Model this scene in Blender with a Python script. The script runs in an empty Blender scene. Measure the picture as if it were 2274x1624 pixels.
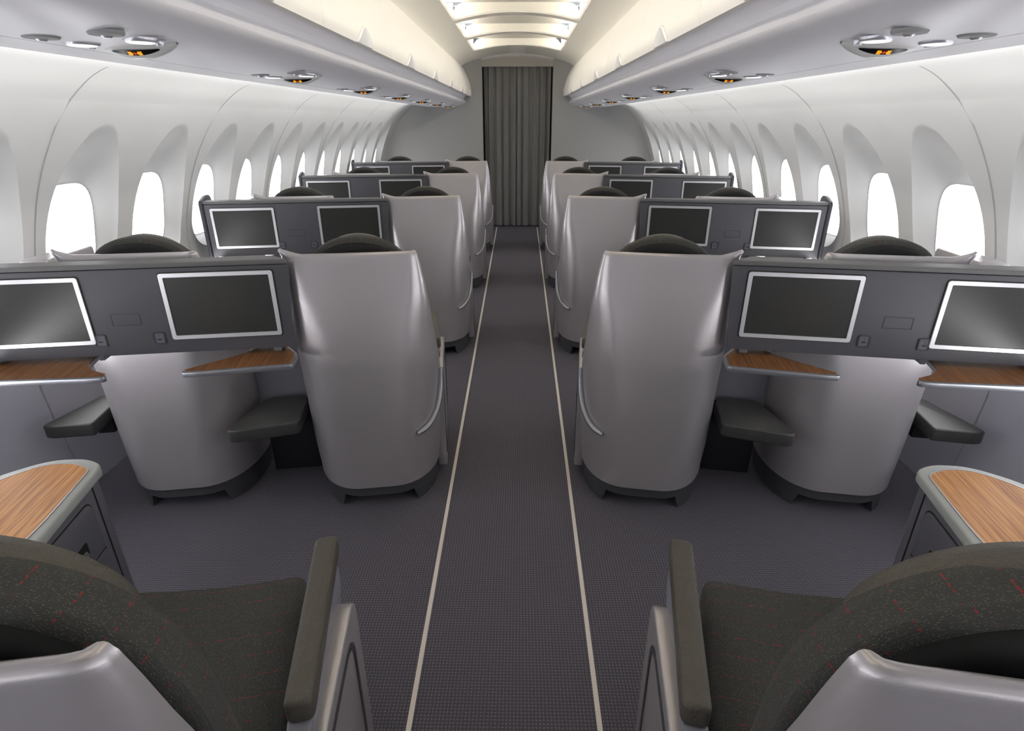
import bpy, bmesh, math, random
from mathutils import Vector, Matrix
random.seed(7)
sc = bpy.context.scene
col = sc.collection
PI = math.pi
R9 = math.radians(9)
PITCH = 1.545            # seat row pitch
MOD = 1.06               # window / bin module
BH = 8.16                # bulkhead distance

# ------------------------------------------------------------------ materials
def new_mat(name):
    m = bpy.data.materials.new(name); m.use_nodes = True
    nt = m.node_tree
    b = nt.nodes['Principled BSDF']
    return m, nt, b
def S(c):
    return tuple((x/255/12.92 if x/255 <= .04045 else ((x/255+.055)/1.055)**2.4) for x in c) + (1,)
def mat(name, rgb, rough=.5, metal=0, bump=0, bscale=200, coat=0, emit=None, es=0, var=0, vscale=8, spec=.5):
    m, nt, b = new_mat(name)
    b.inputs['Base Color'].default_value = S(rgb)
    b.inputs['Roughness'].default_value = rough
    b.inputs['Metallic'].default_value = metal
    b.inputs['Coat Weight'].default_value = coat
    b.inputs['Specular IOR Level'].default_value = spec
    tc = nt.nodes.new('ShaderNodeTexCoord')
    if var:
        n = nt.nodes.new('ShaderNodeTexNoise'); n.inputs['Scale'].default_value = vscale; n.inputs['Detail'].default_value = 4
        nt.links.new(tc.outputs['Object'], n.inputs['Vector'])
        r = nt.nodes.new('ShaderNodeValToRGB')
        lo = tuple(max(0, c*(1-var)) for c in rgb); hi = tuple(min(255, c*(1+var)) for c in rgb)
        r.color_ramp.elements[0].color = S(lo); r.color_ramp.elements[1].color = S(hi)
        r.color_ramp.elements[0].position = .3; r.color_ramp.elements[1].position = .7
        nt.links.new(n.outputs['Fac'], r.inputs['Fac']); nt.links.new(r.outputs['Color'], b.inputs['Base Color'])
    if bump:
        n = nt.nodes.new('ShaderNodeTexNoise'); n.inputs['Scale'].default_value = bscale; n.inputs['Detail'].default_value = 3
        nt.links.new(tc.outputs['Object'], n.inputs['Vector'])
        bp = nt.nodes.new('ShaderNodeBump'); bp.inputs['Strength'].default_value = bump; bp.inputs['Distance'].default_value = .002
        nt.links.new(n.outputs['Fac'], bp.inputs['Height']); nt.links.new(bp.outputs['Normal'], b.inputs['Normal'])
    if emit:
        b.inputs['Emission Color'].default_value = S(emit); b.inputs['Emission Strength'].default_value = es
    return m
def math_node(nt, op, a, b=None, c=None):
    n = nt.nodes.new('ShaderNodeMath'); n.operation = op
    for i, x in enumerate((a, b, c)):
        if x is None: continue
        if isinstance(x, (int, float)): n.inputs[i].default_value = x
        else: nt.links.new(x, n.inputs[i])
    return n.outputs[0]

M = {}
M['shell'] = mat('shell_paint', (178, 174, 177), .29, .55, bump=.06, bscale=900, coat=.1)
M['skirt'] = mat('skirt_plastic', (62, 62, 66), .5, bump=.1, bscale=600)
M['console'] = mat('console_plastic', (72, 72, 78), .46, bump=.05, bscale=700)
M['cap'] = mat('console_cap', (92, 91, 92), .55)
M['endcap'] = mat('end_cap', (52, 52, 58), .4)
M['groove'] = mat('groove_black', (14, 14, 16), .6)
M['bezel'] = mat('bezel_silver', (226, 226, 230), .3, .6)
M['screen'] = mat('screen_glass', (50, 51, 50), .27, 0, spec=.36)
M['socket'] = mat('socket_plate', (84, 84, 96), .45)
M['leather'] = mat('leather', (74, 70, 62), .42, bump=1.0, bscale=420, var=.06, vscale=300)
M['black'] = mat('black_fabric', (10, 10, 11), .85, bump=.2, bscale=900, var=.5, vscale=700)
M['vinyl'] = mat('ottoman_vinyl', (58, 58, 57), .42, bump=.25, bscale=500)
M['alu'] = mat('satin_aluminium', (150, 152, 158), .35, .7)
M['rim'] = mat('counter_rim', (158, 162, 160), .42, bump=.1, bscale=800)
M['cabinet'] = mat('cabinet_grey', (92, 92, 101), .45)
M['panelgrey'] = mat('panel_grey', (118, 118, 128), .5, bump=.1, bscale=700)
M['dark'] = mat('dark_recess', (24, 24, 30), .7)
M['white'] = mat('sidewall_white', (184, 184, 183), .45, bump=.04, bscale=300)
M['dado'] = mat('dado_panel', (176, 176, 188), .5, bump=.1, bscale=600)
M['seam'] = mat('seam_grey', (150, 150, 150), .6)
M['cream'] = mat('bin_cream', (250, 247, 240), .4)
M['ceil'] = mat('ceiling_cream', (236, 232, 222), .55)
M['coffer'] = mat('coffer_liner', (206, 202, 192), .6)
M['header'] = mat('header_panel', (172, 167, 159), .55)
M['rail'] = mat('rail_grey', (232, 231, 236), .36, .0)
M['bulk'] = mat('bulkhead_grey', (158, 158, 156), .6, bump=.08, bscale=500)
M['curtain'] = mat('curtain_cloth', (116, 115, 113), .85, bump=.3, bscale=500)
M['strip'] = mat('floor_strip', (222, 214, 205), .5)
M['latch'] = mat('latch_white', (252, 252, 252), .25)
M['psu'] = mat('service_unit', (214, 214, 212), .35, .1)
M['chrome'] = mat('chrome', (205, 205, 212), .28, .6)
M['lens'] = mat('lamp_lens', (255, 255, 255), .2, emit=(255, 255, 255), es=.9)
M['sign'] = mat('sign_black', (6, 6, 7), .25)
M['amber'] = mat('amber_light', (240, 170, 20), .4, emit=(240, 160, 10), es=.55)
M['red'] = mat('red_light', (230, 50, 30), .4, emit=(230, 40, 20), es=.7)
M['glow'] = mat('cove_lamp', (255, 250, 242), .5, emit=(255, 249, 238), es=25.0)
M['pane'] = mat('window_daylight', (255, 255, 255), .3, emit=(246, 248, 255), es=3.6)

def wood_mat(name, a, b_, ro=.38):
    m, nt, b = new_mat(name)
    tc = nt.nodes.new('ShaderNodeTexCoord'); mp = nt.nodes.new('ShaderNodeMapping')
    mp.inputs['Scale'].default_value = (150, 5, 30)
    nt.links.new(tc.outputs['Object'], mp.inputs['Vector'])
    n = nt.nodes.new('ShaderNodeTexNoise'); n.inputs['Scale'].default_value = 1; n.inputs['Detail'].default_value = 5; n.inputs['Distortion'].default_value = .6
    nt.links.new(mp.outputs['Vector'], n.inputs['Vector'])
    r = nt.nodes.new('ShaderNodeValToRGB'); r.color_ramp.elements[0].color = S(a); r.color_ramp.elements[1].color = S(b_)
    r.color_ramp.elements[0].position = .33; r.color_ramp.elements[1].position = .62
    nt.links.new(n.outputs['Fac'], r.inputs['Fac']); nt.links.new(r.outputs['Color'], b.inputs['Base Color'])
    b.inputs['Roughness'].default_value = ro
    return m
M['wood'] = wood_mat('oak_veneer', (152, 99, 56), (200, 146, 92))
M['tray'] = wood_mat('walnut_veneer', (88, 56, 27), (124, 81, 44), .55)

def fabric_mat():
    m, nt, b = new_mat('seat_fabric')
    uv = nt.nodes.new('ShaderNodeUVMap'); uv.uv_map = 'UVMap'
    sx = nt.nodes.new('ShaderNodeSeparateXYZ'); nt.links.new(uv.outputs['UV'], sx.inputs[0])
    u, v = sx.outputs[0], sx.outputs[1]
    n = nt.nodes.new('ShaderNodeTexVoronoi'); n.inputs['Scale'].default_value = 480
    mp = nt.nodes.new('ShaderNodeMapping'); mp.inputs['Scale'].default_value = (.55, 1.5, 1); mp.inputs['Rotation'].default_value = (0, 0, .5)
    nt.links.new(uv.outputs['UV'], mp.inputs['Vector']); nt.links.new(mp.outputs['Vector'], n.inputs['Vector'])
    speck = math_node(nt, 'LESS_THAN', n.outputs['Distance'], .27)
    rnd = nt.nodes.new('ShaderNodeSeparateXYZ'); nt.links.new(n.outputs['Color'], rnd.inputs[0])
    speck = math_node(nt, 'MULTIPLY', speck, math_node(nt, 'GREATER_THAN', rnd.outputs[0], .25))
    mix1 = nt.nodes.new('ShaderNodeMix'); mix1.data_type = 'RGBA'
    mix1.inputs[6].default_value = S((52, 53, 50)); mix1.inputs[7].default_value = S((92, 94, 87))
    nt.links.new(speck, mix1.inputs[0])
    wob = nt.nodes.new('ShaderNodeTexNoise'); wob.inputs['Scale'].default_value = 90
    nt.links.new(uv.outputs['UV'], wob.inputs['Vector'])
    uu = math_node(nt, 'ADD', u, math_node(nt, 'MULTIPLY', wob.outputs['Fac'], .004))
    f = math_node(nt, 'FRACT', math_node(nt, 'DIVIDE', uu, .047))
    line = math_node(nt, 'LESS_THAN', math_node(nt, 'ABSOLUTE', math_node(nt, 'SUBTRACT', f, .5)), .019)
    dn = nt.nodes.new('ShaderNodeTexNoise'); dn.inputs['Scale'].default_value = 170; dn.inputs['Detail'].default_value = 1
    nt.links.new(uv.outputs['UV'], dn.inputs['Vector'])
    dash = math_node(nt, 'GREATER_THAN', dn.outputs['Fac'], .55)
    redm = math_node(nt, 'MULTIPLY', line, dash)
    mix2 = nt.nodes.new('ShaderNodeMix'); mix2.data_type = 'RGBA'
    mix2.inputs[7].default_value = S((142, 36, 36))
    nt.links.new(mix1.outputs[2], mix2.inputs[6]); nt.links.new(redm, mix2.inputs[0])
    nt.links.new(mix2.outputs[2], b.inputs['Base Color'])
    b.inputs['Roughness'].default_value = .85
    bp = nt.nodes.new('ShaderNodeBump'); bp.inputs['Strength'].default_value = .5; bp.inputs['Distance'].default_value = .0015
    nt.links.new(n.outputs['Distance'], bp.inputs['Height']); nt.links.new(bp.outputs['Normal'], b.inputs['Normal'])
    return m
M['fabric'] = fabric_mat()

def carpet_mat():
    m, nt, b = new_mat('woven_carpet')
    tc = nt.nodes.new('ShaderNodeTexCoord')
    sx = nt.nodes.new('ShaderNodeSeparateXYZ'); nt.links.new(tc.outputs['Object'], sx.inputs[0])
    cell = .0095
    u = math_node(nt, 'DIVIDE', sx.outputs[0], cell); v = math_node(nt, 'DIVIDE', sx.outputs[1], cell)
    fu = math_node(nt, 'SUBTRACT', math_node(nt, 'FRACT', u), .5); fv = math_node(nt, 'SUBTRACT', math_node(nt, 'FRACT', v), .5)
    par = math_node(nt, 'MODULO', math_node(nt, 'ABSOLUTE', math_node(nt, 'ADD', math_node(nt, 'FLOOR', u), math_node(nt, 'FLOOR', v))), 2)
    au, av = math_node(nt, 'ABSOLUTE', fu), math_node(nt, 'ABSOLUTE', fv)
    d1 = math_node(nt, 'MULTIPLY', math_node(nt, 'LESS_THAN', au, .11), math_node(nt, 'LESS_THAN', av, .33))
    d2 = math_node(nt, 'MULTIPLY', math_node(nt, 'LESS_THAN', av, .11), math_node(nt, 'LESS_THAN', au, .33))
    dash = math_node(nt, 'ADD', math_node(nt, 'MULTIPLY', d1, par), math_node(nt, 'MULTIPLY', d2, math_node(nt, 'SUBTRACT', 1, par)))
    n = nt.nodes.new('ShaderNodeTexNoise'); n.inputs['Scale'].default_value = 260; n.inputs['Detail'].default_value = 2
    nt.links.new(tc.outputs['Object'], n.inputs['Vector'])
    k = math_node(nt, 'MULTIPLY', dash, math_node(nt, 'MULTIPLY', n.outputs['Fac'], 1.1))
    r = nt.nodes.new('ShaderNodeValToRGB'); r.color_ramp.elements[0].color = S((61, 59, 66)); r.color_ramp.elements[1].color = S((82, 79, 89))
    nt.links.new(n.outputs['Fac'], r.inputs['Fac'])
    mx = nt.nodes.new('ShaderNodeMix'); mx.data_type = 'RGBA'; mx.inputs[7].default_value = S((144, 141, 152))
    nt.links.new(r.outputs['Color'], mx.inputs[6]); nt.links.new(k, mx.inputs[0])
    nt.links.new(mx.outputs[2], b.inputs['Base Color'])
    b.inputs['Roughness'].default_value = .9
    bp = nt.nodes.new('ShaderNodeBump'); bp.inputs['Strength'].default_value = .5; bp.inputs['Distance'].default_value = .002
    nt.links.new(n.outputs['Fac'], bp.inputs['Height']); nt.links.new(bp.outputs['Normal'], b.inputs['Normal'])
    return m
M['carpet'] = carpet_mat()

# ------------------------------------------------------------------ mesh helpers
class MB:
    """collects vertices/faces of one part in (a, b, z); s mirrors a for the other side"""
    def __init__(self, s=None):
        self.v = []; self.f = []; self.uv = {}; self.s = s
    def p(self, a, b, z):
        self.v.append((a, b, z) if self.s is None else (-a*self.s, b, z)); return len(self.v)-1
    def loft(self, rows, closed=False, caps=False, uv=False):
        idx = [[self.p(*q) for q in r] for r in rows]
        n = len(rows[0])
        vv = 0
        for i in range(len(rows)-1):
            dv = sum((Vector(rows[i+1][j])-Vector(rows[i][j])).length for j in range(n))/n
            uu = 0
            for j in range(n if closed else n-1):
                k = (j+1) % n
                du = (Vector(rows[i][k])-Vector(rows[i][j])).length
                fc = (idx[i][j], idx[i][k], idx[i+1][k], idx[i+1][j])
                if uv: self.uv[len(self.f)] = ((uu, vv), (uu+du, vv), (uu+du, vv+dv), (uu, vv+dv))
                self.f.append(fc); uu += du
            vv += dv
        if caps:
            self.f.append(tuple(reversed(idx[0]))); self.f.append(tuple(idx[-1]))
        return idx
    def box(self, a0, a1, b0, b1, z0, z1):
        return self.loft([[(a0, b0, z0), (a1, b0, z0), (a1, b1, z0), (a0, b1, z0)],
                          [(a0, b0, z1), (a1, b0, z1), (a1, b1, z1), (a0, b1, z1)]], True, True)
    def prism(self, pts, z0, z1):                       # outline in (a, b)
        return self.loft([[(a, b, z0) for a, b in pts], [(a, b, z1) for a, b in pts]], True, True)
    def prism_a(self, pts, a0, a1):                     # outline in (b, z)
        return self.loft([[(a0, b, z) for b, z in pts], [(a1, b, z) for b, z in pts]], True, True)
    def prism_b(self, pts, b0, b1):                     # outline in (a, z)
        return self.loft([[(a, b0, z) for a, z in pts], [(a, b1, z) for a, z in pts]], True, True)
    def ring(self, outer, inner, f0, f1):               # frame between two outlines; f maps 2d -> 3d
        lo = [[f0(*q) for q in outer], [f1(*q) for q in outer], [f1(*q) for q in inner], [f0(*q) for q in inner], [f0(*q) for q in outer]]
        self.loft(lo, True)
    def tube(self, path, r, n=10, ry=None):
        rows = []; x = None
        for i, q in enumerate(path):
            q = Vector(q); t = Vector(path[min(i+1, len(path)-1)])-Vector(path[max(i-1, 0)]); t.normalize()
            if x is None: x = t.cross(Vector((0, 0, 1)) if abs(t.z) < .9 else Vector((0, 1, 0)))
            x = (x-t*x.dot(t)).normalized(); y = x.cross(t)      # carried along, so the section never flips
            rr = r(i/(len(path)-1)) if callable(r) else r
            r2 = rr if ry is None else ry*rr
            rows.append([tuple(q+x*rr*math.cos(2*PI*k/n)+y*r2*math.sin(2*PI*k/n)) for k in range(n)])
        return self.loft(rows, True, True)
    def build(self, name, m, parent=None, bevel=0, seg=2, ang=40, recalc=True, planar=None):
        me = bpy.data.meshes.new(name)
        me.from_pydata(self.v, [], self.f)
        if self.uv or planar:
            l = me.uv_layers.new(name='UVMap')
            for p in me.polygons:
                for k, li in enumerate(p.loop_indices):
                    if p.index in self.uv: l.data[li].uv = self.uv[p.index][k]
                    else:
                        co = me.vertices[me.loops[li].vertex_index].co
                        l.data[li].uv = (co.y, co.x) if not planar else planar(co)
        bm = bmesh.new(); bm.from_mesh(me)
        if recalc: bmesh.ops.recalc_face_normals(bm, faces=bm.faces)
        if bevel:
            ed = [e for e in bm.edges if len(e.link_faces) == 2 and e.calc_face_angle(0) > math.radians(35)]
            bmesh.ops.bevel(bm, geom=ed, offset=bevel, segments=seg, affect='EDGES', profile=.5, clamp_overlap=True)
        bm.to_mesh(me); bm.free()
        for p in me.polygons: p.use_smooth = True
        me.set_sharp_from_angle(angle=math.radians(ang))
        me.materials.append(M[m] if isinstance(m, str) else m)
        o = bpy.data.objects.new(name, me); col.objects.link(o)
        if parent: o.parent = parent
        return o
def rrect(x0, x1, y0, y1, r, n=5):
    pts = []
    for cx, cy, a in ((x1-r, y0+r, -90), (x1-r, y1-r, 0), (x0+r, y1-r, 90), (x0+r, y0+r, 180)):
        for k in range(n+1):
            t = math.radians(a+90*k/n); pts.append((cx+r*math.cos(t), cy+r*math.sin(t)))
    return pts
def roundpoly(pts, rads, n=5):
    out = []; N = len(pts)
    for i in range(N):
        p = Vector(pts[i]); a = (Vector(pts[i-1])-p); b = (Vector(pts[(i+1) % N])-p)
        r = rads[i] if isinstance(rads, (list, tuple)) else rads
        if r <= 0: out.append(tuple(p)); continue
        r = min(r, a.length*.49, b.length*.49)
        p0 = p+a.normalized()*r; p1 = p+b.normalized()*r
        for k in range(n+1):
            t = k/n; q = p0*(1-t)**2+p*2*t*(1-t)+p1*t*t; out.append(tuple(q))
    return out
def lerp_tab(tab, x):
    if x <= tab[0][0]: return tab[0][1]
    for (x0, y0), (x1, y1) in zip(tab, tab[1:]):
        if x <= x1:
            t = (x-x0)/(x1-x0); return y0+(y1-y0)*t
    return tab[-1][1]
def catmull(pts, sub=8):
    out = []
    for i in range(len(pts)-1):
        p0 = Vector(pts[max(i-1, 0)]); p1 = Vector(pts[i]); p2 = Vector(pts[i+1]); p3 = Vector(pts[min(i+2, len(pts)-1)])
        for k in range(sub):
            t = k/sub
            out.append(tuple(.5*((2*p1)+(p2-p0)*t+(2*p0-5*p1+4*p2-p3)*t*t+(3*p1-p0-3*p2+p3)*t**3)))
    out.append(tuple(pts[-1])); return out
def smooth(a, b, x):
    t = max(0, min(1, (x-a)/(b-a))); return t*t*(3-2*t)
def empty(name, label=None, cat=None, group=None):
    o = bpy.data.objects.new(name, None); o.empty_display_size = .1; col.objects.link(o)
    if label: tag(o, label, cat, group)
    return o
def tag(o, label, cat, group=None):
    o['label'] = label; o['category'] = cat
    if group: o['group'] = group
    return o
def struct(o):
    o['kind'] = 'structure'; return o
def copy_tree(o, parent=None):
    c = o.copy(); col.objects.link(c); c.parent = parent
    for ch in list(o.children): copy_tree(ch, c)
    return c
def row_point(s, a, b, i):
    """local (a, b) of row i on side s (+1 left, -1 right) -> world x, y"""
    ox, oy = (-.318, 1.921+PITCH*i) if i > 0 or i == 0 else (0, 0)
    if i < 0: ox, oy = -.314, .328
    x = ox-a*math.cos(R9)-b*math.sin(R9); y = oy-a*math.sin(R9)+b*math.cos(R9)
    return (x if s > 0 else -x), y
def place(o, s, a, b, i):
    x, y = row_point(s, a, b, i); o.location = (x, y, 0); o.rotation_euler = (0, 0, R9*s)

# ------------------------------------------------------------------ seat
AR = [(.12, -.046), (.25, -.060), (.40, -.064), (.55, -.056), (.70, -.042), (.80, -.032), (.88, -.021), (.94, -.010), (.985, 0)]
AL = [(.12, .450), (.25, .460), (.40, .464), (.60, .460), (.80, .447), (.93, .440), (.965, .446), (.985, .455)]
NN = [(.12, 2.1), (.985, 2.0)]
RW = [(.10, .186), (.3, .180), (.5, .158), (.7, .115), (.85, .065), (.985, .028)]
BC = [(.10, .215), (.4, .20), (.5, .17), (.6, .125), (.7, .085), (.8, .050), (.88, .034), (.985, .020)]
BR = [(.12, -.078), (.4, -.070), (.7, -.040), (.9, -.010), (.985, 0)]
BF = [(.12, .38), (.4, .30), (.5, .22), (.6, .15), (.7, .09), (.8, .050), (.88, .034), (.985, .022)]
def shell_curve(z, off=0.0, N=44, zz=None):
    ar = lerp_tab(AR, z)+off; al = lerp_tab(AL, z)-off; n = lerp_tab(NN, z)
    bc = lerp_tab(BC, z); br = lerp_tab(BR, z)+off; bf = lerp_tab(BF, z)
    ac, hw, d = (ar+al)/2, (al-ar)/2, bc-br
    raw = [(ar, max(bf, bc))]
    rw = min(hw, lerp_tab(RW, z)); n = lerp_tab(NN, z)
    for k in range(241):
        t = PI*k/240; c, s_ = math.cos(t), math.sin(t)
        e = 2/n
        x = (hw-rw)*max(-1, min(1, (k-120)/60 if abs(k-120) < 60 else math.copysign(1, k-120)))
        tt = 0 if abs(k-120) < 60 else (abs(k-120)-60)/60*PI/2
        x += math.copysign(rw*math.sin(tt)**e, k-120); d_ = d*math.cos(tt)**e if tt < PI/2-1e-6 else 0
        raw.append((ac+x, bc-d_))
    raw.append((al, max(bf, bc)))
    L = [0]
    for q, w in zip(raw, raw[1:]): L.append(L[-1]+math.hypot(w[0]-q[0], w[1]-q[1]))
    out = []; j = 0
    for k in range(N):
        t = L[-1]*k/(N-1)
        while j < len(L)-2 and L[j+1] < t: j += 1
        f = (t-L[j])/max(L[j+1]-L[j], 1e-9)
        a = raw[j][0]+(raw[j+1][0]-raw[j][0])*f; b = raw[j][1]+(raw[j+1][1]-raw[j][1])*f
        lip = smooth(.88, .985, z)*(.020*smooth(.37, .46, a))
        out.append((a, b, (zz or z)+lip))
    return out
def arch(k, W=.214, n=2.35, z0=.42, zs=.76, zt=1.032, N=30):
    """outline of the rounded seat back in (a, z) about its centre line, shrunk by k"""
    ac = .205; w = W-k; h = zt-k-zs
    pts = [(ac-w, z0), (ac-w, z0+(zs-z0)*.35), (ac-w, z0+(zs-z0)*.7)]
    for i in range(N+1):
        t = PI*i/N; c, s_ = math.cos(t), math.sin(t)
        pts.append((ac-w*math.copysign(abs(c)**(2/n), c), zs+h*abs(s_)**(2/n)))
    pts += [(ac+w, z0+(zs-z0)*.7), (ac+w, z0+(zs-z0)*.35), (ac+w, z0)]
    return pts
def lean(b, z): return b+(1.03-z)*.16
def make_seat(s, aisle):
    root = empty('airplane_seat')
    # --- shell: closed thin wall, rolled top edge
    mb = MB(s); rows = []
    zs = [.10, .13, .16, .22, .30, .38, .46, .54, .62, .69, .75, .80, .84, .88, .91, .935, .955, .97, .977]
    for z in zs: rows.append(shell_curve(z)+shell_curve(z, .020)[::-1])
    for off, th, dz in ((0.0005, .019, .982), (.003, .0155, .9865), (.0065, .012, .989)):
        rows.append(shell_curve(.985, off, zz=dz)+shell_curve(.985, off+(th-off)*.999, zz=dz)[::-1])
    mb.loft(rows, True, True)
    # caps made of quads
    mb.f = mb.f[:-2]; N = 44; n0 = 0; n1 = (len(rows)-1)*2*N
    for st in (n0, n1):
        for k in range(N-1): mb.f.append((st+k, st+k+1, st+2*N-2-k, st+2*N-1-k))
    mb.build('shell', 'shell', root, ang=60)
    # --- base skirt standing on the floor with a cut-out between two feet
    mb = MB(s); c = shell_curve(.10, .010, N=61); ci = shell_curve(.10, .030, N=61)
    ro = [[], [], [], []]
    def zb(a, b):
        if b > .26 or b > .12 and a > .2: return 0 if b > .12 and b < .2 else .05
        return .058 if .062 < a < .350 and b < .06 else 0
    for (a, b, _), (ai, bi, _) in zip(c, ci):
        z0 = zb(a, b); sh = .012*(1-z0/.062) if z0 < .062 else 0
        ro[0].append((a, b, .102)); ro[1].append((a+(.2-a)*sh*.8, b, z0)); ro[2].append((ai, bi, z0)); ro[3].append((ai, bi, .102))
    mb.loft(ro+[ro[0]]); mb.build('base', 'skirt', root, ang=35)
    # --- seat back: black rear panel and fabric front
    def loop(k, b): return [(a, lean(b, z), z) for a, z in arch(k)]
    back = MB(s)
    back.loft([loop(.0, .060), loop(.0, .075), loop(.0, .095), loop(.006, .112), loop(.018, .120), loop(.045, .118), loop(.09, .110), loop(.15, .102)], uv=True)
    # (u along the arch, v across the rim)
    back.loft([loop(.017, .046), loop(.005, .050), loop(.0, .060)], uv=True)
    o = back.build('seat_back', 'fabric', root, ang=60, recalc=False)
    mb = MB(s); mb.loft([loop(.2, .026), loop(.06, .026), loop(.030, .028), loop(.020, .036), loop(.017, .046)], uv=False)
    mb.build('back_panel', 'black', o, ang=60, recalc=False)
    # --- leather headrest roll
    mb = MB(s); path = []
    for k in range(25):
        t = math.radians(16+148*k/24); z = .833+.167*math.sin(t)
        path.append((.205-.150*math.cos(t), lean(.112, z), z))
    rows = []
    for i, q in enumerate(path):
        t = math.radians(16+148*i/24); e = min(1, math.sqrt(max(.02, 1-(abs(i-12)/12)**8)))
        rad = Vector((-math.cos(t)*.9, 0, math.sin(t))); rad.normalize()
        row = []
        for k in range(14):
            p = 2*PI*k/14; cx = math.copysign(abs(math.cos(p))**.75, math.cos(p)); cy = math.copysign(abs(math.sin(p))**.75, math.sin(p))
            row.append(tuple(Vector(q)+Vector((0, 1, 0))*.037*e*cx+rad*.034*e*cy))
        rows.append(row)
    mb.loft(rows, True, True); mb.build('headrest', 'leather', root, ang=60)
    # --- cushion, bolsters and pan
    mb = MB(s)
    cs = []
    for b, zt, zl, w in ((.16, .40, .30, .205), (.18, .425, .29, .21), (.26, .43, .28, .212), (.45, .432, .28, .208), (.66, .434, .28, .196), (.695, .428, .285, .19), (.708, .40, .30, .186)):
        ac = .208+.02*smooth(.4, .66, b); L = []
        for x, z in ((-1, zl+.02), (-1, zt-.03), (-.97, zt-.010), (-.9, zt), (-.5, zt-.006), (0, zt-.010), (.5, zt-.006), (.9, zt), (.97, zt-.010), (1, zt-.03), (1, zl+.02), (.95, zl), (0, zl), (-.95, zl)):
            L.append((ac+x*w, b, z))
        cs.append(L)
    mb.loft(cs, True, True)
    mb.build('seat_cushion', 'fabric', root, ang=50, planar=lambda co: (co.y, co.x))
    mb = MB(s); mb.box(.03, .38, .13, .56, .02, .285); mb.build('seat_pan', 'dark', root, bevel=.01)
    # --- armrest
    mb = MB(s)
    mb.prism_a(roundpoly([(.22, .30), (.235, .525), (.62, .525), (.62, .47), (.54, .38), (.50, .30)], .02), -.056, -.034)
    mb.box(-.050, .03, .23, .42, .30, .36)
    ar = mb.build('armrest', 'alu' if False else 'panelgrey', root, bevel=.004)
    mb = MB(s)
    # pad follows a slightly splayed line
    pts = roundpoly([(-.069, .260), (-.024, .257), (-.010, .648), (-.057, .653)], .014)
    mb.prism(pts, .527, .574); mb.build('armrest_pad', 'leather', ar, bevel=.011, seg=3)
    mb = MB(s)
    mb.prism(roundpoly([(-.064, .23), (-.028, .23), (-.024, .27), (-.064, .27)], .008), .50, .53); mb.build('armrest_hinge', 'panelgrey', ar, bevel=.004)
    if aisle:
        # aisle-side panel with an arched pocket
        mb = MB(s)
        prof = roundpoly([(.12, .05), (.09, .470), (.578, .476), (.578, .06), (.52, .03)], [.0, .03, .055, .02, .02], 6)
        mb.loft([[(a0-.045*(b-.10), b, z) for b, z in prof] for a0 in (-.068, -.030)], True, True)
        sp = mb.build('side_panel', 'shell', root, bevel=.006, seg=3)
        mb = MB(s)
        pk = roundpoly([(.12, .10), (.12, .44), (.515, .44), (.515, .10)], [.03, .06, .07, .05], 6)
        inn = roundpoly([(.132, .112), (.132, .428), (.503, .428), (.503, .112)], [.025, .052, .062, .045], 6)
        mb.ring(pk, inn, lambda b, z: (-.0675-.045*(b-.10), b, z), lambda b, z: (-.0705-.045*(b-.10), b, z)); mb.build('pocket_rim', 'endcap', sp, ang=30)
        # curved bumper trim around the rear aisle corner
        mb = MB(s); path = []
        for k in range(19):
            t = k/18; z = .312+.03*t+.165*t**1.9
            cv = shell_curve(z, -.006, N=241)
            j = min(range(241), key=lambda q: abs(cv[q][0]-.20)+(9 if cv[q][1] > .1 else 0)); want = .160+.20*(1-(1-t)**1.6); d_ = 0
            while j > 1 and d_ < want:
                d_ += math.hypot(cv[j][0]-cv[j-1][0], cv[j][1]-cv[j-1][1]); j -= 1
            path.append((cv[j][0], cv[j][1], z))
        path = catmull(path[::3], 5)
        mb.tube(path, lambda t: .0115*min(1, .6+t*4), 8); mb.build('bumper_trim', 'alu', root, ang=60)
        # dark slot in the shell side
        mb = MB(s); rows = []
        for z in (.235, .26, .30, .34, .365):
            cv = shell_curve(z, -.0015, N=101); h = math.sin(PI*(z-.225)/.15)
            rows.append([cv[9-int(3*h)], cv[9], cv[9+int(2*h)]])
        mb.loft(rows); mb.build('side_slot', 'groove', root, ang=60)
    else:
        mb = MB(s); mb.prism_a(roundpoly([(.02, .72), (.02, .945), (.07, .965), (.36, .955), (.36, .72)], .015), .500, .585)
        mb.build('side_ledge', 'shell', root, bevel=.008)
    return root

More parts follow.
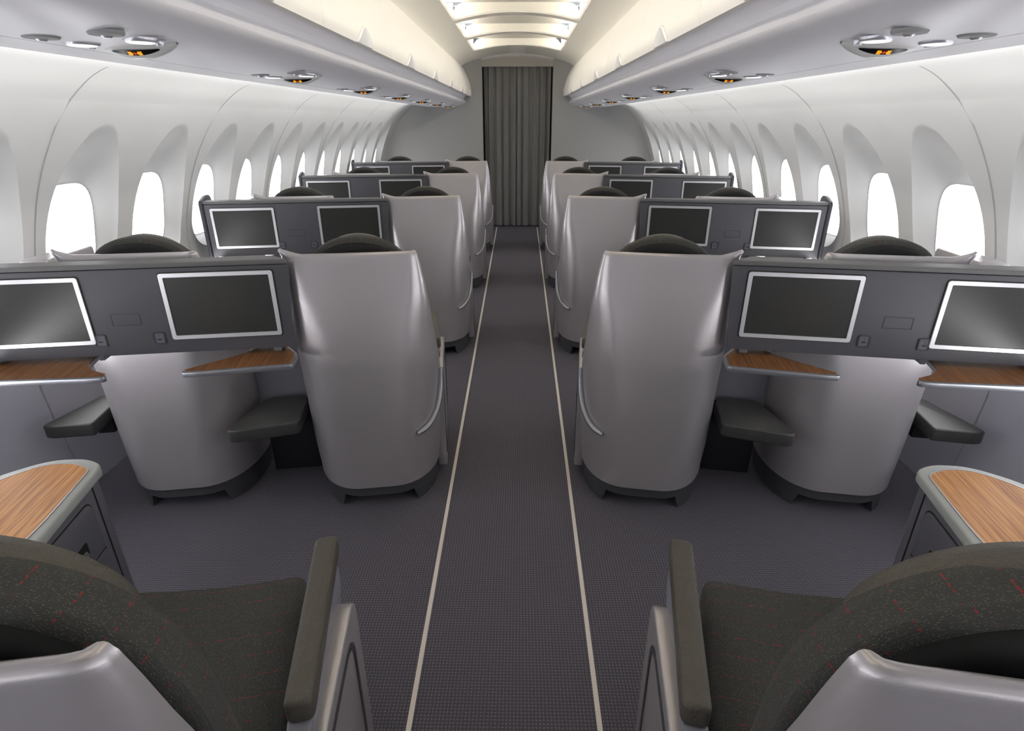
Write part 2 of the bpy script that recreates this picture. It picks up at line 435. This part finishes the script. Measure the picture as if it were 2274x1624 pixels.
# ------------------------------------------------------------------ monitor console between rows
FB = -.037
def make_console(s):
    root = empty('monitor_console')
    mb = MB(s); po = [roundpoly([(.437+e, .680), (.414+e, .968), (1.421, .968), (1.421, .680)], .008) for e in (0, 0, .062)]
    mb.loft([[(a, b, z) for a, z in q] for q, b in zip(po, (FB, FB+.004, .035))], True, True)
    body = mb.build('panel', 'console', root, bevel=.006, seg=3)
    mb = MB(s); po = [roundpoly([(.412+e, .9705), (.418+e, .986), (1.421, .986), (1.421, .9705)], .006) for e in (0, 0, .056)]
    mb.loft([[(a, b, z) for a, z in q] for q, b in zip(po, (FB-.006, FB, .022))], True, True)
    mb.build('top_cap', 'cap', root, bevel=.003, ang=30)
    mb = MB(s); mb.prism_a(roundpoly([(FB-.006, .672), (FB-.006, .985), (.04, 1.012), (.10, 1.010), (.128, .97), (.128, .70), (.08, .672)], [.012, .02, .02, .025, .03, .03, .02]), 1.4225, 1.445)
    mb.build('end_cap', 'endcap', root, bevel=.006)
    for (a0, a1, z0, z1) in ((.468, .816, .7285, .951), (1.052, 1.392, .7245, .947)):
        mb = MB(s); out = rrect(a0-.003, a1+.003, z0-.003, z1+.003, .010); inn = rrect(a0-.0005, a1+.0005, z0-.0005, z1+.0005, .009)
        f0 = lambda a, z: (a, FB+.004, z)
        mb = MB(s); mb.prism_b(rrect(a0-.0035, a1+.0035, z0-.0035, z1+.0035, .010), FB-.0006, FB+.003); mb.build('screen_gap', 'groove', root)
        mb = MB(s)
        mb.ring(rrect(a0, a1, z0, z1, .008), rrect(a0+.013, a1-.013, z0+.013, z1-.013, .003), lambda a, z: (a, FB+.002, z), lambda a, z: (a, FB-.006, z))
        bz = mb.build('screen_bezel', 'bezel', root, ang=30)
        mb = MB(s); mb.prism_b(rrect(a0+.012, a1-.012, z0+.012, z1-.012, .003), FB-.003, FB+.002); mb.build('screen', 'screen', bz)
    # blank cover plate, drawn by its groove
    mb = MB(s); mb.ring(rrect(.902, .990, .782, .822, .003), rrect(.9045, .9875, .7845, .8195, .002), lambda a, z: (a, FB+.001, z), lambda a, z: (a, FB-.0012, z))
    mb.build('cover_plate', 'endcap', root, ang=30)
    for ac in (.859, 1.039):
        zc = .734
        mb = MB(s); mb.ring(rrect(ac-.019, ac+.019, zc-.021, zc+.021, .007), rrect(ac-.0145, ac+.0145, zc-.0165, zc+.0165, .004), lambda a, z: (a, FB+.001, z), lambda a, z: (a, FB-.0035, z))
        so = mb.build('socket', 'endcap', root, ang=30)
        mb = MB(s); mb.prism_b(rrect(ac-.0145, ac+.0145, zc-.0165, zc+.0165, .004), FB-.001, FB+.002); mb.build('socket_plate', 'socket', so)
        mb = MB(s); mb.prism_b(rrect(ac-.006, ac+.006, zc-.006, zc-.001, .0005), FB-.002, FB); mb.prism_b(rrect(ac-.0015, ac+.0015, zc+.007, zc+.010, .0014), FB-.002, FB)
        mb.build('port', 'groove', so)
    # wooden tray tables sliding out under the panel
    t1 = [(.425, -.150), (.720, -.172), (.758, -.170), (.765, -.158), (.715, -.118), (.655, -.070), (.600, -.020), (.560, .05), (.488, .05), (.426, -.052)]
    t2 = [(1.405, -.150), (1.03, -.176), (.990, -.174), (.984, -.160), (1.045, -.118), (1.085, -.060), (1.095, .0), (1.10, .05), (1.405, .05)]
    for t in (t1, t2):
        mb = MB(s); mb.prism(roundpoly(t, .012, 3), .643, .660); tr = mb.build('tray_table', 'alu', root, bevel=.004)
        cx = sum(q[0] for q in t)/len(t); cy = sum(q[1] for q in t)/len(t)
        mb = MB(s); mb.prism(roundpoly([(cx+(a-cx)*.955, cy+(b-cy)*.91+.004) for a, b in t], .01, 3), .6602, .6618); mb.build('wood_top', 'tray', tr)
    for a0, a1, b0, b1 in ((.484, .51, -.02, .03), (1.37, 1.40, -.02, .03), (1.06, 1.075, -.01, .03), (.58, .60, .02, .035)):
        mb = MB(s); mb.box(a0, a1, b0, b1, .655, .684); mb.build('tray_bracket', 'alu', root)
    return root

def make_ottoman(s, outer):
    root = empty('ottoman')
    if not outer:
        pts = roundpoly([(.474, -.005), (.690, -.045), (.722, -.036), (.690, .075), (.655, .185), (.630, .225), (.510, .23), (.474, .19)], [.02, .02, .02, .05, .05, .03, .03, .02], 4)
        zt = .370
    else:
        pts = roundpoly([(1.216, .075), (1.360, .070), (1.392, .082), (1.330, .24), (1.30, .33), (1.216, .34)], [.01, .03, .02, .03, .02, .01], 4)
        zt = .378
    mb = MB(s); mb.prism(pts, zt-.052, zt); mb.build('cushion', 'vinyl', root, bevel=.016, seg=3)
    mb = MB(s)
    if not outer:
        mb.box(.475, .672, .262, .285, .0, .34); mb.build('footwell_back', 'dark', root, bevel=.004)
        mb = MB(s); mb.box(.475, .672, .255, .285, .341, .675); mb.build('upper_panel', 'panelgrey', root)
        mb = MB(s); mb.box(.5, .6, .16, .262, .26, .318); mb.build('bracket', 'dark', root)
    else:
        mb = MB(s); mb.tube([(1.215, .345, .640), (1.235, .345, .36)], .010, 6); mb.build('edge_strip', 'dark', root)
        mb = MB(s); mb.box(1.222, 1.28, .20, .34, .27, .326); mb.build('bracket', 'dark', root)
    return root

def make_cabinet(s):
    root = empty('side_cabinet')
    top = [(.548, .34), (.548, .66), (.562, .978), (.61, 1.012), (.70, 1.020), (.80, .955), (.83, .86), (.83, .34)]
    rad = [.0, .05, .022, .04, .06, .06, .05, 0]
    mb = MB(s); mb.prism(roundpoly(top, rad, 6), .572, .600); ct = mb.build('countertop', 'rim', root, bevel=.006, seg=3)
    w = [(.60, .50), (.566, .69), (.577, .957), (.632, .992), (.70, .994), (.780, .935), (.810, .84), (.810, .52)]
    mb = MB(s); mb.prism(roundpoly(w, [.03, .10, .02, .05, .05, .05, .05, .03], 6), .600, .6016)
    mb.build('wood_inlay', 'wood', ct, ang=30)
    mb = MB(s)
    mb.ring(roundpoly(w, [.03, .10, .02, .05, .05, .05, .05, .03], 6), roundpoly([(a+(.69-a)*.02, b+(.74-b)*.012) for a, b in w], [.03, .10, .02, .05, .05, .05, .05, .03], 6), lambda a, b: (a, b, .5995), lambda a, b: (a, b, .6026))
    mb.build('inlay_edge', 'chrome', ct, ang=30)
    mb = MB(s); mb.prism(roundpoly([(.562, .36), (.572, .965), (.62, .995), (.70, 1.0), (.79, .94), (.815, .85), (.815, .36)], [.0, .012, .04, .05, .05, .05, 0], 4), .0, .574)
    mb.build('body', 'cabinet', root, bevel=.002)
    # front face lies on the line a = .562 .. .572 ; put flush fronts on it
    def fa(b): return .562+.0165*(b-.36)
    def slab(pts, t0, t1):
        m = MB(s); m.loft([[(fa(b)-t0, b, z) for b, z in pts], [(fa(b)-t1, b, z) for b, z in pts]], True, True); return m
    slab(roundpoly([(.40, .315), (.40, .545), (.905, .545), (.905, .315)], [.02, .02, .03, .004]), -.004, .0008).build('face_gap', 'groove', root)
    dr = slab(roundpoly([(.403, .403), (.403, .542), (.902, .542), (.902, .403)], [.004, .02, .03, .004]), -.003, .0035).build('drawer', 'cabinet', root, bevel=.002)
    slab(roundpoly([(.46, .430), (.46, .462), (.84, .470), (.84, .436)], .008), 0, .0042).build('handle_recess', 'groove', dr)
    slab(roundpoly([(.46, .428), (.46, .446), (.83, .450), (.83, .434)], .006), 0, .0075).build('handle', 'alu', dr, bevel=.002)
    slab(roundpoly([(.403, .13), (.403, .398), (.902, .398), (.902, .13)], .004), -.003, .0035).build('door', 'cabinet', root, bevel=.002)
    slab([(.403, .118), (.403, .126), (.902, .126), (.902, .118)], -.003, .0012).build('door_gap', 'groove', root)
    slab([(.926, .004), (.926, .57), (.9305, .57), (.9305, .004)], -.003, .0012).build('edge_gap', 'groove', root)
    return root

# ------------------------------------------------------------------ place seats
ORD = ['nearest', 'second', 'third', 'fourth', 'farthest']
SIDE = {1: 'left', -1: 'right'}
for s in (1, -1):
    sd = SIDE[s]
    pa = make_seat(s, True); pw = make_seat(s, False)
    pc = make_console(s)
    for i in range(-1, 4):
        o = pa if i == -1 else copy_tree(pa)
        place(o, s, 0, 0, i)
        if i < 0: lab = f'nearest {sd} aisle seat seen from above, grey shell corner, leather headrest roll and armrest'
        else: lab = f'silver-grey shelled seat on the {sd} edge of the aisle, {ORD[i+1]} row from the camera'
        tag(o, lab, 'seat', 'aisle seats')
    for i in range(4):
        o = pw if i == 0 else copy_tree(pw)
        place(o, s, .742, .098, i)
        tag(o, f'silver-grey shelled seat by the {sd} windows behind the {["nearest", "second", "third", "farthest"][i]} monitor console', 'seat', 'window seats')
        o = pc if i == 0 else copy_tree(pc)
        place(o, s, 0, 0, i)
        tag(o, f'dark grey console with two silver-framed screens, {["nearest", "second", "third", "farthest"][i]} on the {sd} side', 'console', 'monitor consoles')
    o = make_ottoman(s, False); place(o, s, 0, 0, 0)
    tag(o, f'dark vinyl footrest between the two nearest {sd} seat shells', 'footrest', 'footrests')
    o = make_ottoman(s, True); place(o, s, 0, 0, 0)
    tag(o, f'dark vinyl footrest beside the {sd} cabin wall, outside the nearest window seat', 'footrest', 'footrests')
    o = make_cabinet(s); place(o, s, 0, 0, -1)
    tag(o, f'grey cabinet with oak inlaid top and drawer beside the nearest {sd} seat', 'cabinet', 'side cabinets')

# ------------------------------------------------------------------ cabin shell
Y0, Y1 = -4.0, BH
WALL = catmull([(1.14, 1.594), (1.25, 1.582), (1.33, 1.560), (1.39, 1.533), (1.445, 1.495), (1.50, 1.448), (1.56, 1.382), (1.61, 1.312), (1.66, 1.232), (1.71, 1.135), (1.75, 1.035), (1.785, .93), (1.805, .85), (1.812, .75), (1.805, .62)], 8)
def W(z):
    for (x0, z0), (x1, z1) in zip(WALL, WALL[1:]):
        if z1 <= z <= z0: return x0+(x1-x0)*(z0-z)/max(z0-z1, 1e-9)
    return WALL[0][0] if z > WALL[0][1] else WALL[-1][0]
WC0 = 2.36
def side_ring():                                       # outer edge of a window recess (dy, z)
    out = []
    for k in range(64):
        t = 2*PI*k/64; c, s_ = math.cos(t), math.sin(t)
        n = 2.3
        if s_ >= 0: z = .965+.415*abs(s_)**(2/1.9); y = .212*math.copysign(abs(c)**(2/1.9), c)
        else: z = .965-.25*abs(s_)**(2/3); y = .212*math.copysign(abs(c)**(2/3), c)
        out.append((y, z))
    return out
def pane_ring(k=0):
    out = []
    for i in range(64):
        t = 2*PI*i/64; c, s_ = math.cos(t), math.sin(t); n = 3.5
        out.append(((.152-k)*math.copysign(abs(c)**(2/n), c), .970+(.196-k)*math.copysign(abs(s_)**(2/n), s_)))
    return out
def XP(z): return 1.876-.21*max(0, z-.78)
for s in (1, -1):
    sd = SIDE[s]
    mb = MB(s)
    zc0, zc1, hy = .64, 1.46, MOD/4
    osr, pr = side_ring(), pane_ring()
    rect = []
    ang = []
    for k in range(64):
        t = 2*PI*k/64; c, s_ = math.cos(t), math.sin(t); zm = .965
        # ray / rectangle hit with square-ish parametrisation
        m_ = max(abs(c), abs(s_)); u, v = c/m_, s_/m_
        rect.append((hy*u, zm+(zc1-zm)*v if v > 0 else zm+(zm-zc0)*v))
    for k in range(-13, 11):
        yc = WC0+k*MOD/2
        if yc-hy < Y0-.2 or yc+hy > BH+.1: continue
        rows = []
        for f in (0, .25, .5, .75, .9, 1):
            rows.append([(W(r[1]+(o_[1]-r[1])*f), yc+r[0]+(o_[0]-r[0])*f, r[1]+(o_[1]-r[1])*f) for r, o_ in zip(rect, osr)])
        for f in (.06, .2, .4, .6, .8, 1):
            rows.append([(W(o_[1])+(XP(p_[1])-W(o_[1]))*(f**.85), yc+o_[0]+(p_[0]-o_[0])*f, o_[1]+(p_[1]-o_[1])*f) for o_, p_ in zip(osr, pr)])
        mb.loft(rows, True)
    ya = 0
    ks = [k for k in range(-13, 11) if not (WC0+k*MOD/2-hy < Y0-.2 or WC0+k*MOD/2+hy > BH+.1)]
    ya = WC0+ks[0]*MOD/2-hy; yb = WC0+ks[-1]*MOD/2+hy
    mb.loft([[(x, y, z) for x, z in WALL if z >= zc1-.004]+[(W(zc1), y, zc1)] for y in (ya, BH)])
    mb.loft([[(W(zc0), y, zc0), (W(.62), y, .62)] for y in (ya, BH)])
    mb.loft([[(W(zc1-(zc1-zc0)*q/20), y, zc1-(zc1-zc0)*q/20) for q in range(21)] for y in (yb, BH)])
    bpy.context.view_layer.update()
    o = mb.build('wall_'+sd, 'white', ang=34, recalc=False); struct(o)
    me = o.data
    bm = bmesh.new(); bm.from_mesh(me); bmesh.ops.remove_doubles(bm, verts=bm.verts, dist=.0004); bm.to_mesh(me); bm.free()
    for p in me.polygons: p.use_smooth = True
    me.set_sharp_from_angle(angle=math.radians(34))
    # lower side panel
    mb = MB(s); mb.loft([[(1.803, y, .622), (1.797, y, .60), (1.795, y, .42), (1.785, y, .30), (1.745, y, .0)] for y in (ya, BH)])
    struct(mb.build('baseboard_'+sd, 'dado', ang=20))
    mb = MB(s)
    n_ = 0
    for k in range(-2, 6):
        y = WC0-hy+k*MOD
        pr_ = [(x, z) for x, z in WALL if z < 1.56]
        mb.loft([[(x-.0012, y-.0025, z) for x, z in pr_], [(x-.0035, y, z) for x, z in pr_], [(x-.0012, y+.0025, z) for x, z in pr_]])
        for yy in (y-.16, ):
            mb.loft([[(x-.002, yy+d, z) for x, z in ((1.797, .60), (1.795, .42), (1.785, .30), (1.745, .0))] for d in (-.002, .002)])
    struct(mb.build('trim_'+str(1 if s > 0 else 2), 'seam', ang=60))
    # window frames and bright panes
    for n_, k in enumerate(ks):
        yc = WC0+k*MOD/2
        mb = MB(s); mb.ring(pane_ring(-.002), pane_ring(.004), lambda y, z: (XP(z)+.002, yc+y, z), lambda y, z: (XP(z)-.0008, yc+y, z))
        fr = struct(mb.build('window_%d' % (n_+1+(0 if s > 0 else len(ks))), 'white', ang=50))
        mb = MB(s); pts = pane_ring(.0)
        i0 = [mb.p(XP(z), yc+y, z) for y, z in pts]; mb.f.append(tuple(i0)); i1 = [mb.p(XP(z)+.006, yc+y, z) for y, z in pts]; mb.f.append(tuple(reversed(i1)))
        for q in range(64): mb.f.append((i0[q], i0[(q+1) % 64], i1[(q+1) % 64], i1[q]))
        mb.build('pane', 'pane', fr)
    # bin rail + underside + cove trim, one extruded section
    prof = [(.612, 1.690), (.640, 1.690), (.672, 1.683), (.692, 1.668), (.697, 1.650), (.690, 1.634), (.676, 1.620), (.670, 1.613), (.673, 1.607), (.690, 1.596), (.72, 1.582), (.76, 1.5705), (.81, 1.562), (.88, 1.5565), (.95, 1.554), (.996, 1.553)]
    mb = MB(s); mb.loft([[(x, y, z) for x, z in prof] for y in (Y0, BH)])
    mb.loft([[(x, y, z) for x, z in ((.996, 1.553), (.998, 1.560), (1.002, 1.560), (1.004, 1.553))] for y in (Y0, BH)])
    mb.loft([[(x, y, z) for x, z in ((1.004, 1.553), (1.10, 1.5535), (1.165, 1.555), (1.172, 1.558), (1.172, 1.564), (1.10, 1.566))] for y in (Y0, BH)])
    struct(mb.build('trim_'+str(3 if s > 0 else 4), 'rail', ang=32, recalc=False))
    # ---- overhead bins
    DP = catmull([(.603, 1.676), (.597, 1.71), (.601, 1.765), (.622, 1.850), (.652, 1.925), (.69, 1.995), (.735, 2.052)], 5)
    for k in range(-1, 6):
        y0 = WC0-hy+k*MOD+.0015; y1 = min(y0+MOD-.003, BH-.002)
        root = empty('overhead_bin'); root.location = ((-1 if s > 0 else 1)*.60, (y0+y1)/2, 1.676)
        ox, oy, oz = root.location
        tag(root, f'cream curved overhead bin on the {sd}, {["nearest", "second", "third", "fourth", "fifth", "sixth", "last and shortest"][k+1]} along the cabin', 'overhead bin', 'overhead bins')
        mb = MB(s)
        def T(x, y, z): return (x-.60, y-oy, z-oz)
        inner = [(x+.022, z) for x, z in DP][::-1]
        loop_ = DP+inner
        mb.loft([[T(x+e, y, z) for x, z in loop_] for y, e in ((y0, .003), (y0+.003, 0), (y1-.003, 0), (y1, .003))], True, True)
        d = mb.build('door', 'cream', root, ang=35)
        yl = y0+.53
        if yl > BH-.06: yl = BH-.06
        if y1-y0 > .5:
            mb = MB(s); rows = []
            # rounded triangular latch standing proud of the door's lower edge
            for f, e in ((1.0, -.002), (1.0, .005), (.86, .008), (.80, .0065)):
                tri = [(.128*f*(-1+q/10), 1.677+.070*f*(1-abs(-1+q/10)**1.7)) for q in range(21)]+[(.128*f*(1-q/5), 1.6765) for q in range(1, 5)]
                def dx(z):
                    for (xa, za), (xb, zb_) in zip(DP, DP[1:]):
                        if za <= z <= zb_: return xa+(xb-xa)*(z-za)/(zb_-za)
                    return DP[0][0]
                rows.append([T(dx(z)-e, yl+y, z) for y, z in tri])
            mb.loft(rows, True, True); mb.build('latch', 'latch', d, ang=30)
        mb = MB(s); mb.loft([[T(x, y, z) for x, z in ((.627, 1.695), (.74, 1.69), (.79, 2.05), (.757, 2.05))] for y in (y0+.002, y1-.002)], True, True)
        mb.build('bin_body', 'cream', root)

# ceiling with light coffers
def zc(x): return 2.171-.25*x*x
CO = [(5.30+MOD*k, 6.205+MOD*k) for k in range(-8, 2)]
mb = MB(); cf = MB()
HW = .492
xs = [-.74+(.74-HW)*q/6 for q in range(7)]
for sg in (1, -1):
    mb.loft([[(sg*x, y, (zc(x) if abs(x) < .66 else zc(x)-.5*(abs(x)-.66)**1.3)) for x in xs] for y in (Y0, BH)])
xr = [-HW+2*HW*q/24 for q in range(25)]
prev = Y0
for (c0, c1) in CO+[(BH, BH)]:
    if c0 < Y0+.1:
        prev = max(prev, c1) if c1 > Y0 else prev; continue
    e = .012 if c0 < BH else 0
    mb.loft([[(x, prev, zc(x)+.012) for x in xr], [(x, prev+.012, zc(x)) for x in xr], [(x, c0-e, zc(x)) for x in xr], [(x, c0, zc(x)+e) for x in xr]])
    if c0 >= BH: break
    # recess: far and near faces, lips, widened trough, top
    zt = 2.232
    def arcrow(y, dz): return [(x, y, zc(x)+dz) for x in xr]
    for y, yo in ((c0, c0-.0), (c1, c1+.0)):
        cf.loft([arcrow(y, .010), [(x, y, zt+.003-.060*max(0, (abs(x)-.40)/.092)**2.5) for x in xr]])
    for sg in (1, -1):
        cf.loft([[(sg*HW, y, zc(HW)) for y in (c0, c1)], [(sg*HW, y, zc(HW)+.026) for y in (c0, c1)], [(sg*(HW+.055), y, zc(HW)+.030) for y in (c0, c1)]])
        cf.loft([[(sg*(HW+.055), y, zc(HW)+.095) for y in (c0, c1)], [(sg*(HW+.055), y, zt) for y in (c0, c1)]])
        cf.loft([[(sg*HW, yy, z), (sg*(HW+.055), yy, z)] for yy in (c0,) for z in (zc(HW)+.026, zt)])
        cf.loft([[(sg*HW, yy, z), (sg*(HW+.055), yy, z)] for yy in (c1,) for z in (zc(HW)+.026, zt)])
    cf.loft([[(x, c0, zt+.004) for x in (-HW-.055, 0, HW+.055)], [(x, c1, zt+.004) for x in (-HW-.055, 0, HW+.055)]])
    prev = c1
struct(mb.build('ceiling', 'ceil', ang=32, recalc=False))
struct(cf.build('trim_20', 'coffer', ang=32, recalc=False))
k = 0
for (c0, c1) in CO:
    if c1 < .5: continue
    for sg in (1, -1):
        mb = MB(); mb.box(min(sg*(HW+.048), sg*(HW+.054)), max(sg*(HW+.048), sg*(HW+.054)), c0+.02, c1-.02, zc(HW)+.034, zc(HW)+.092)
        if c1 > 4.4:
            o = mb.build('cove_lamp', 'glow')
            pos = {7: 'nearest visible', 8: 'middle', 9: 'farthest'}[CO.index((c0, c1))] if CO.index((c0, c1)) >= 7 else 'overhead'
            tag(o, f'warm light strip along the {"right" if sg > 0 else "left"} edge of the {pos} ceiling recess', 'lamp', 'ceiling cove lamps')
        else:
            o = mb.build('trim_%d' % (30+k), 'glow'); struct(o); k += 1

# bulkhead with curtained doorway
DW = .458
mb = MB()
for sg in (1, -1):
    mb.loft([[(sg*1.95, y, 0), (sg*DW, y, 0), (sg*DW, y, 2.03), (sg*(DW+.032), y, 2.34), (sg*1.95, y, 2.34)] for y in (BH, BH+.14)], True, True)
struct(mb.build('wall_front', 'bulk', ang=30))
mb = MB(); mb.loft([[(-DW-.03, BH+.005, 2.025), (DW+.03, BH+.005, 2.025), (DW+.03, BH+.07, 2.30), (-DW-.03, BH+.07, 2.30)], [(-DW-.03, BH+.15, 2.025), (DW+.03, BH+.15, 2.025), (DW+.03, BH+.15, 2.30), (-DW-.03, BH+.15, 2.30)]], True, True)
struct(mb.build('trim_21', 'header', ang=30))
mb = MB(); mb.box(-DW-.3, DW+.3, BH+.30, BH+.32, 0, 2.2)
struct(mb.build('wall_back', 'dark'))
def curtain(x0, x1, ph, label):
    mb = MB(); N = 120; top = []; 
    rows = []
    for z, amp in ((0.015, 1.0), (.5, .97), (1.2, .92), (1.8, .85), (2.06, .75)):
        r = []
        for q in range(N+1):
            t = q/N; x = x0+(x1-x0)*t
            y = BH+.085+amp*(.020*math.sin(2*PI*(4.0*t+ph+.03*math.sin(9*t)))+.008*math.sin(2*PI*(9.3*t+ph*3)))
            r.append((x, y, z))
        rows.append(r)
    mb.loft(rows); o = mb.build('curtain', 'curtain', ang=80, recalc=False)
    return tag(o, label, 'curtain', 'doorway curtains')
curtain(-.435, .004, .1, 'left half of the dark grey pleated curtain in the bulkhead doorway')
curtain(.0, .435, .62, 'right half of the dark grey pleated curtain in the bulkhead doorway')

# floor and marking strips
mb = MB(); mb.loft([[(x, y, 0) for x in (-1.85, 1.85)] for y in (Y0, BH+.3)])
struct(mb.build('floor', 'carpet'))
for n_, sg in ((5, -1), (6, 1)):
    mb = MB(); w = .0065
    a0, a1 = sg*.2085, sg*.285
    mb.loft([[(a0-w, Y0, .0), (a0-w, Y0, .0025), (a0+w, Y0, .0025), (a0+w, Y0, .0)], [(a1-w, BH, .0), (a1-w, BH, .0025), (a1+w, BH, .0025), (a1+w, BH, .0)]], True, True)
    struct(mb.build('trim_%d' % n_, 'strip'))

# ------------------------------------------------------------------ passenger service units
def make_psu(s):
    root = empty('service_unit')
    # coordinates: a outboard from unit centre, b along the cabin, z relative to the underside
    mb = MB(s); rows = []
    N = 24
    for q in range(N+1):
        u = -1+2*q/N; h = (1-u*u); a = .094*u
        z0 = .0022 if abs(u) < .999 else .003
        slope = .008*max(0, -u)**2
        rows.append([(a, -.034*h-.006, .004+slope), (a, -.022*h-.004, -.001*h+slope), (a, -.008*h, -.020*h+slope), (a, .010*h, -.0225*h+slope), (a, .05*h, -.012*h+slope), (a, .085*h+.004, .004+slope)])
    mb.loft(rows); mb.build('housing', 'psu', root, ang=40, recalc=False)
    def face(u, f):                                     # point on the sloping rear face
        h = 1-u*u; b0, z0 = -.022*h-.004, -.001*h; b1, z1 = -.008*h, -.020*h
        sl = .008*max(0, -u)**2
        return (.094*u, b0+(b1-b0)*f, z0+(z1-z0)*f+sl)
    mb = MB(s)
    tops, bots = [], []
    for q in range(17):
        u = -.60+1.2*q/16; e = 1-(abs(u)/.60)**2.0; h = 1-u*u
        for L, zz in ((tops, -.0040), (bots, -.0062-.0085*e)):
            f = (zz+.001*h)/(-.019*h); a, b, z = face(u, f); L.append((a, b-.0012, z-.0016))
    mb.loft([tops, bots]); sg_ = mb.build('sign_panel', 'sign', root, recalc=False)
    def blob(name, m, u0, u1, f0, f1):
        mb = MB(s); pts = []
        for f in (f0, f1):
            pts.append([(face(u, f)[0], face(u, f)[1]-.002, face(u, f)[2]-.0034) for u in (u0, (u0*2+u1)/3, (u0+2*u1)/3, u1)])
        mb.loft(pts); mb.build(name, m, sg_, recalc=False)
    blob('belt_symbol', 'amber', -.175, -.075, .24, .62); blob('belt_symbol', 'amber', -.075, -.045, .36, .50)
    blob('belt_symbol', 'amber', .075, .175, .24, .62); blob('belt_symbol', 'amber', .045, .075, .36, .50)
    blob('arrow_symbol', 'red', -.032, .032, .39, .47); blob('arrow_symbol', 'red', -.012, .010, .29, .57)
    for sa in (1, -1):
        ac = .066*sa; zz = .0045 if sa < 0 else -.001
        def disc(name, m, parent, ac, bc, r, z0, z1, r2=None):
            mb = MB(s); r2 = r2 or r
            mb.loft([[(ac+q*math.cos(2*PI*k/28), bc+q*math.sin(2*PI*k/28), z) for k in range(28)] for q, z in ((r, z0), (r, (z0+z1)/2), (r2, z1))], True, True)
            return mb.build(name, m, parent, ang=40)
        l = disc('reading_light', 'chrome', root, ac, -.100, .036, zz+.006, zz-.0035, .033)
        disc('lens', 'lens', l, ac, -.100, .029, zz-.002, zz-.0048, .026)
        v = disc('air_vent', 'seam', root, ac*1.02, -.215, .034, zz+.006, zz-.003, .031)
        disc('nozzle', 'chrome', v, ac*1.02, -.215, .011, zz-.001, zz-.008, .008)
        disc('call_button', 'chrome', root, ac*1.22, -.052, .011, zz+.005, zz-.005, .009)
    return root
for s in (1, -1):
    p = make_psu(s)
    for k in range(7):
        o = p if k == 0 else copy_tree(p)
        y = 1.522+MOD*k
        o.location = ((-1 if s > 0 else 1)*.872, y, 1.555)
        tag(o, f'overhead panel with lit seat-belt sign, two lamps and vents, {["nearest", "second", "third", "fourth", "fifth", "sixth", "farthest"][k]} on the {SIDE[s]}', 'overhead panel', 'passenger service panels')

# ------------------------------------------------------------------ light
w = bpy.data.worlds.new('World'); sc.world = w; w.use_nodes = True
w.node_tree.nodes['Background'].inputs['Color'].default_value = (.93, .95, 1, 1)
w.node_tree.nodes['Background'].inputs['Strength'].default_value = .6
def area(name, loc, rot, sx, sy, power, color=(1, 1, 1)):
    l = bpy.data.lights.new(name, 'AREA'); l.shape = 'RECTANGLE'; l.size = sx; l.size_y = sy; l.energy = power; l.color = color
    o = bpy.data.objects.new(name, l); o.location = loc; o.rotation_euler = rot; col.objects.link(o); return o
for s in (1, -1):
    # cove tube hidden above the outer trim, washing down the top of the sidewall
    area('cove_light', (-s*1.165, (Y0+BH)/2-.35, 1.573), (0, math.radians(90)*s*1.0, 0), .012, BH-Y0-.7, 58, (1, .99, .965))

    # fill added below the windows, hidden by consoles, to brighten the bin undersides
    area('underside_fill', (-s*1.745, (Y0+BH)/2, .60), (0, math.radians(180-74)*-s, 0), .05, BH-Y0-.6, 34, (1, .99, 1))

# ------------------------------------------------------------------ camera
f = 1260.0
cam = bpy.data.cameras.new('camera'); cam.sensor_width = 36; cam.lens = f/2274*36; cam.clip_start = .02
co = bpy.data.objects.new('camera', cam); col.objects.link(co)
co.location = (.031, 0, 1.4)
pitch = math.atan(546/f); yaw = math.atan(17*math.cos(pitch)/f)
co.rotation_euler = (math.radians(90)-pitch, 0, yaw)
sc.camera = co
sc.cycles.use_denoising = True
sc.cycles.max_bounces = 8
sc.cycles.diffuse_bounces = 5
sc.cycles.sample_clamp_indirect = 6
sc.view_settings.view_transform = 'Standard'
sc.view_settings.look = 'None'
sc.view_settings.exposure = 0.0
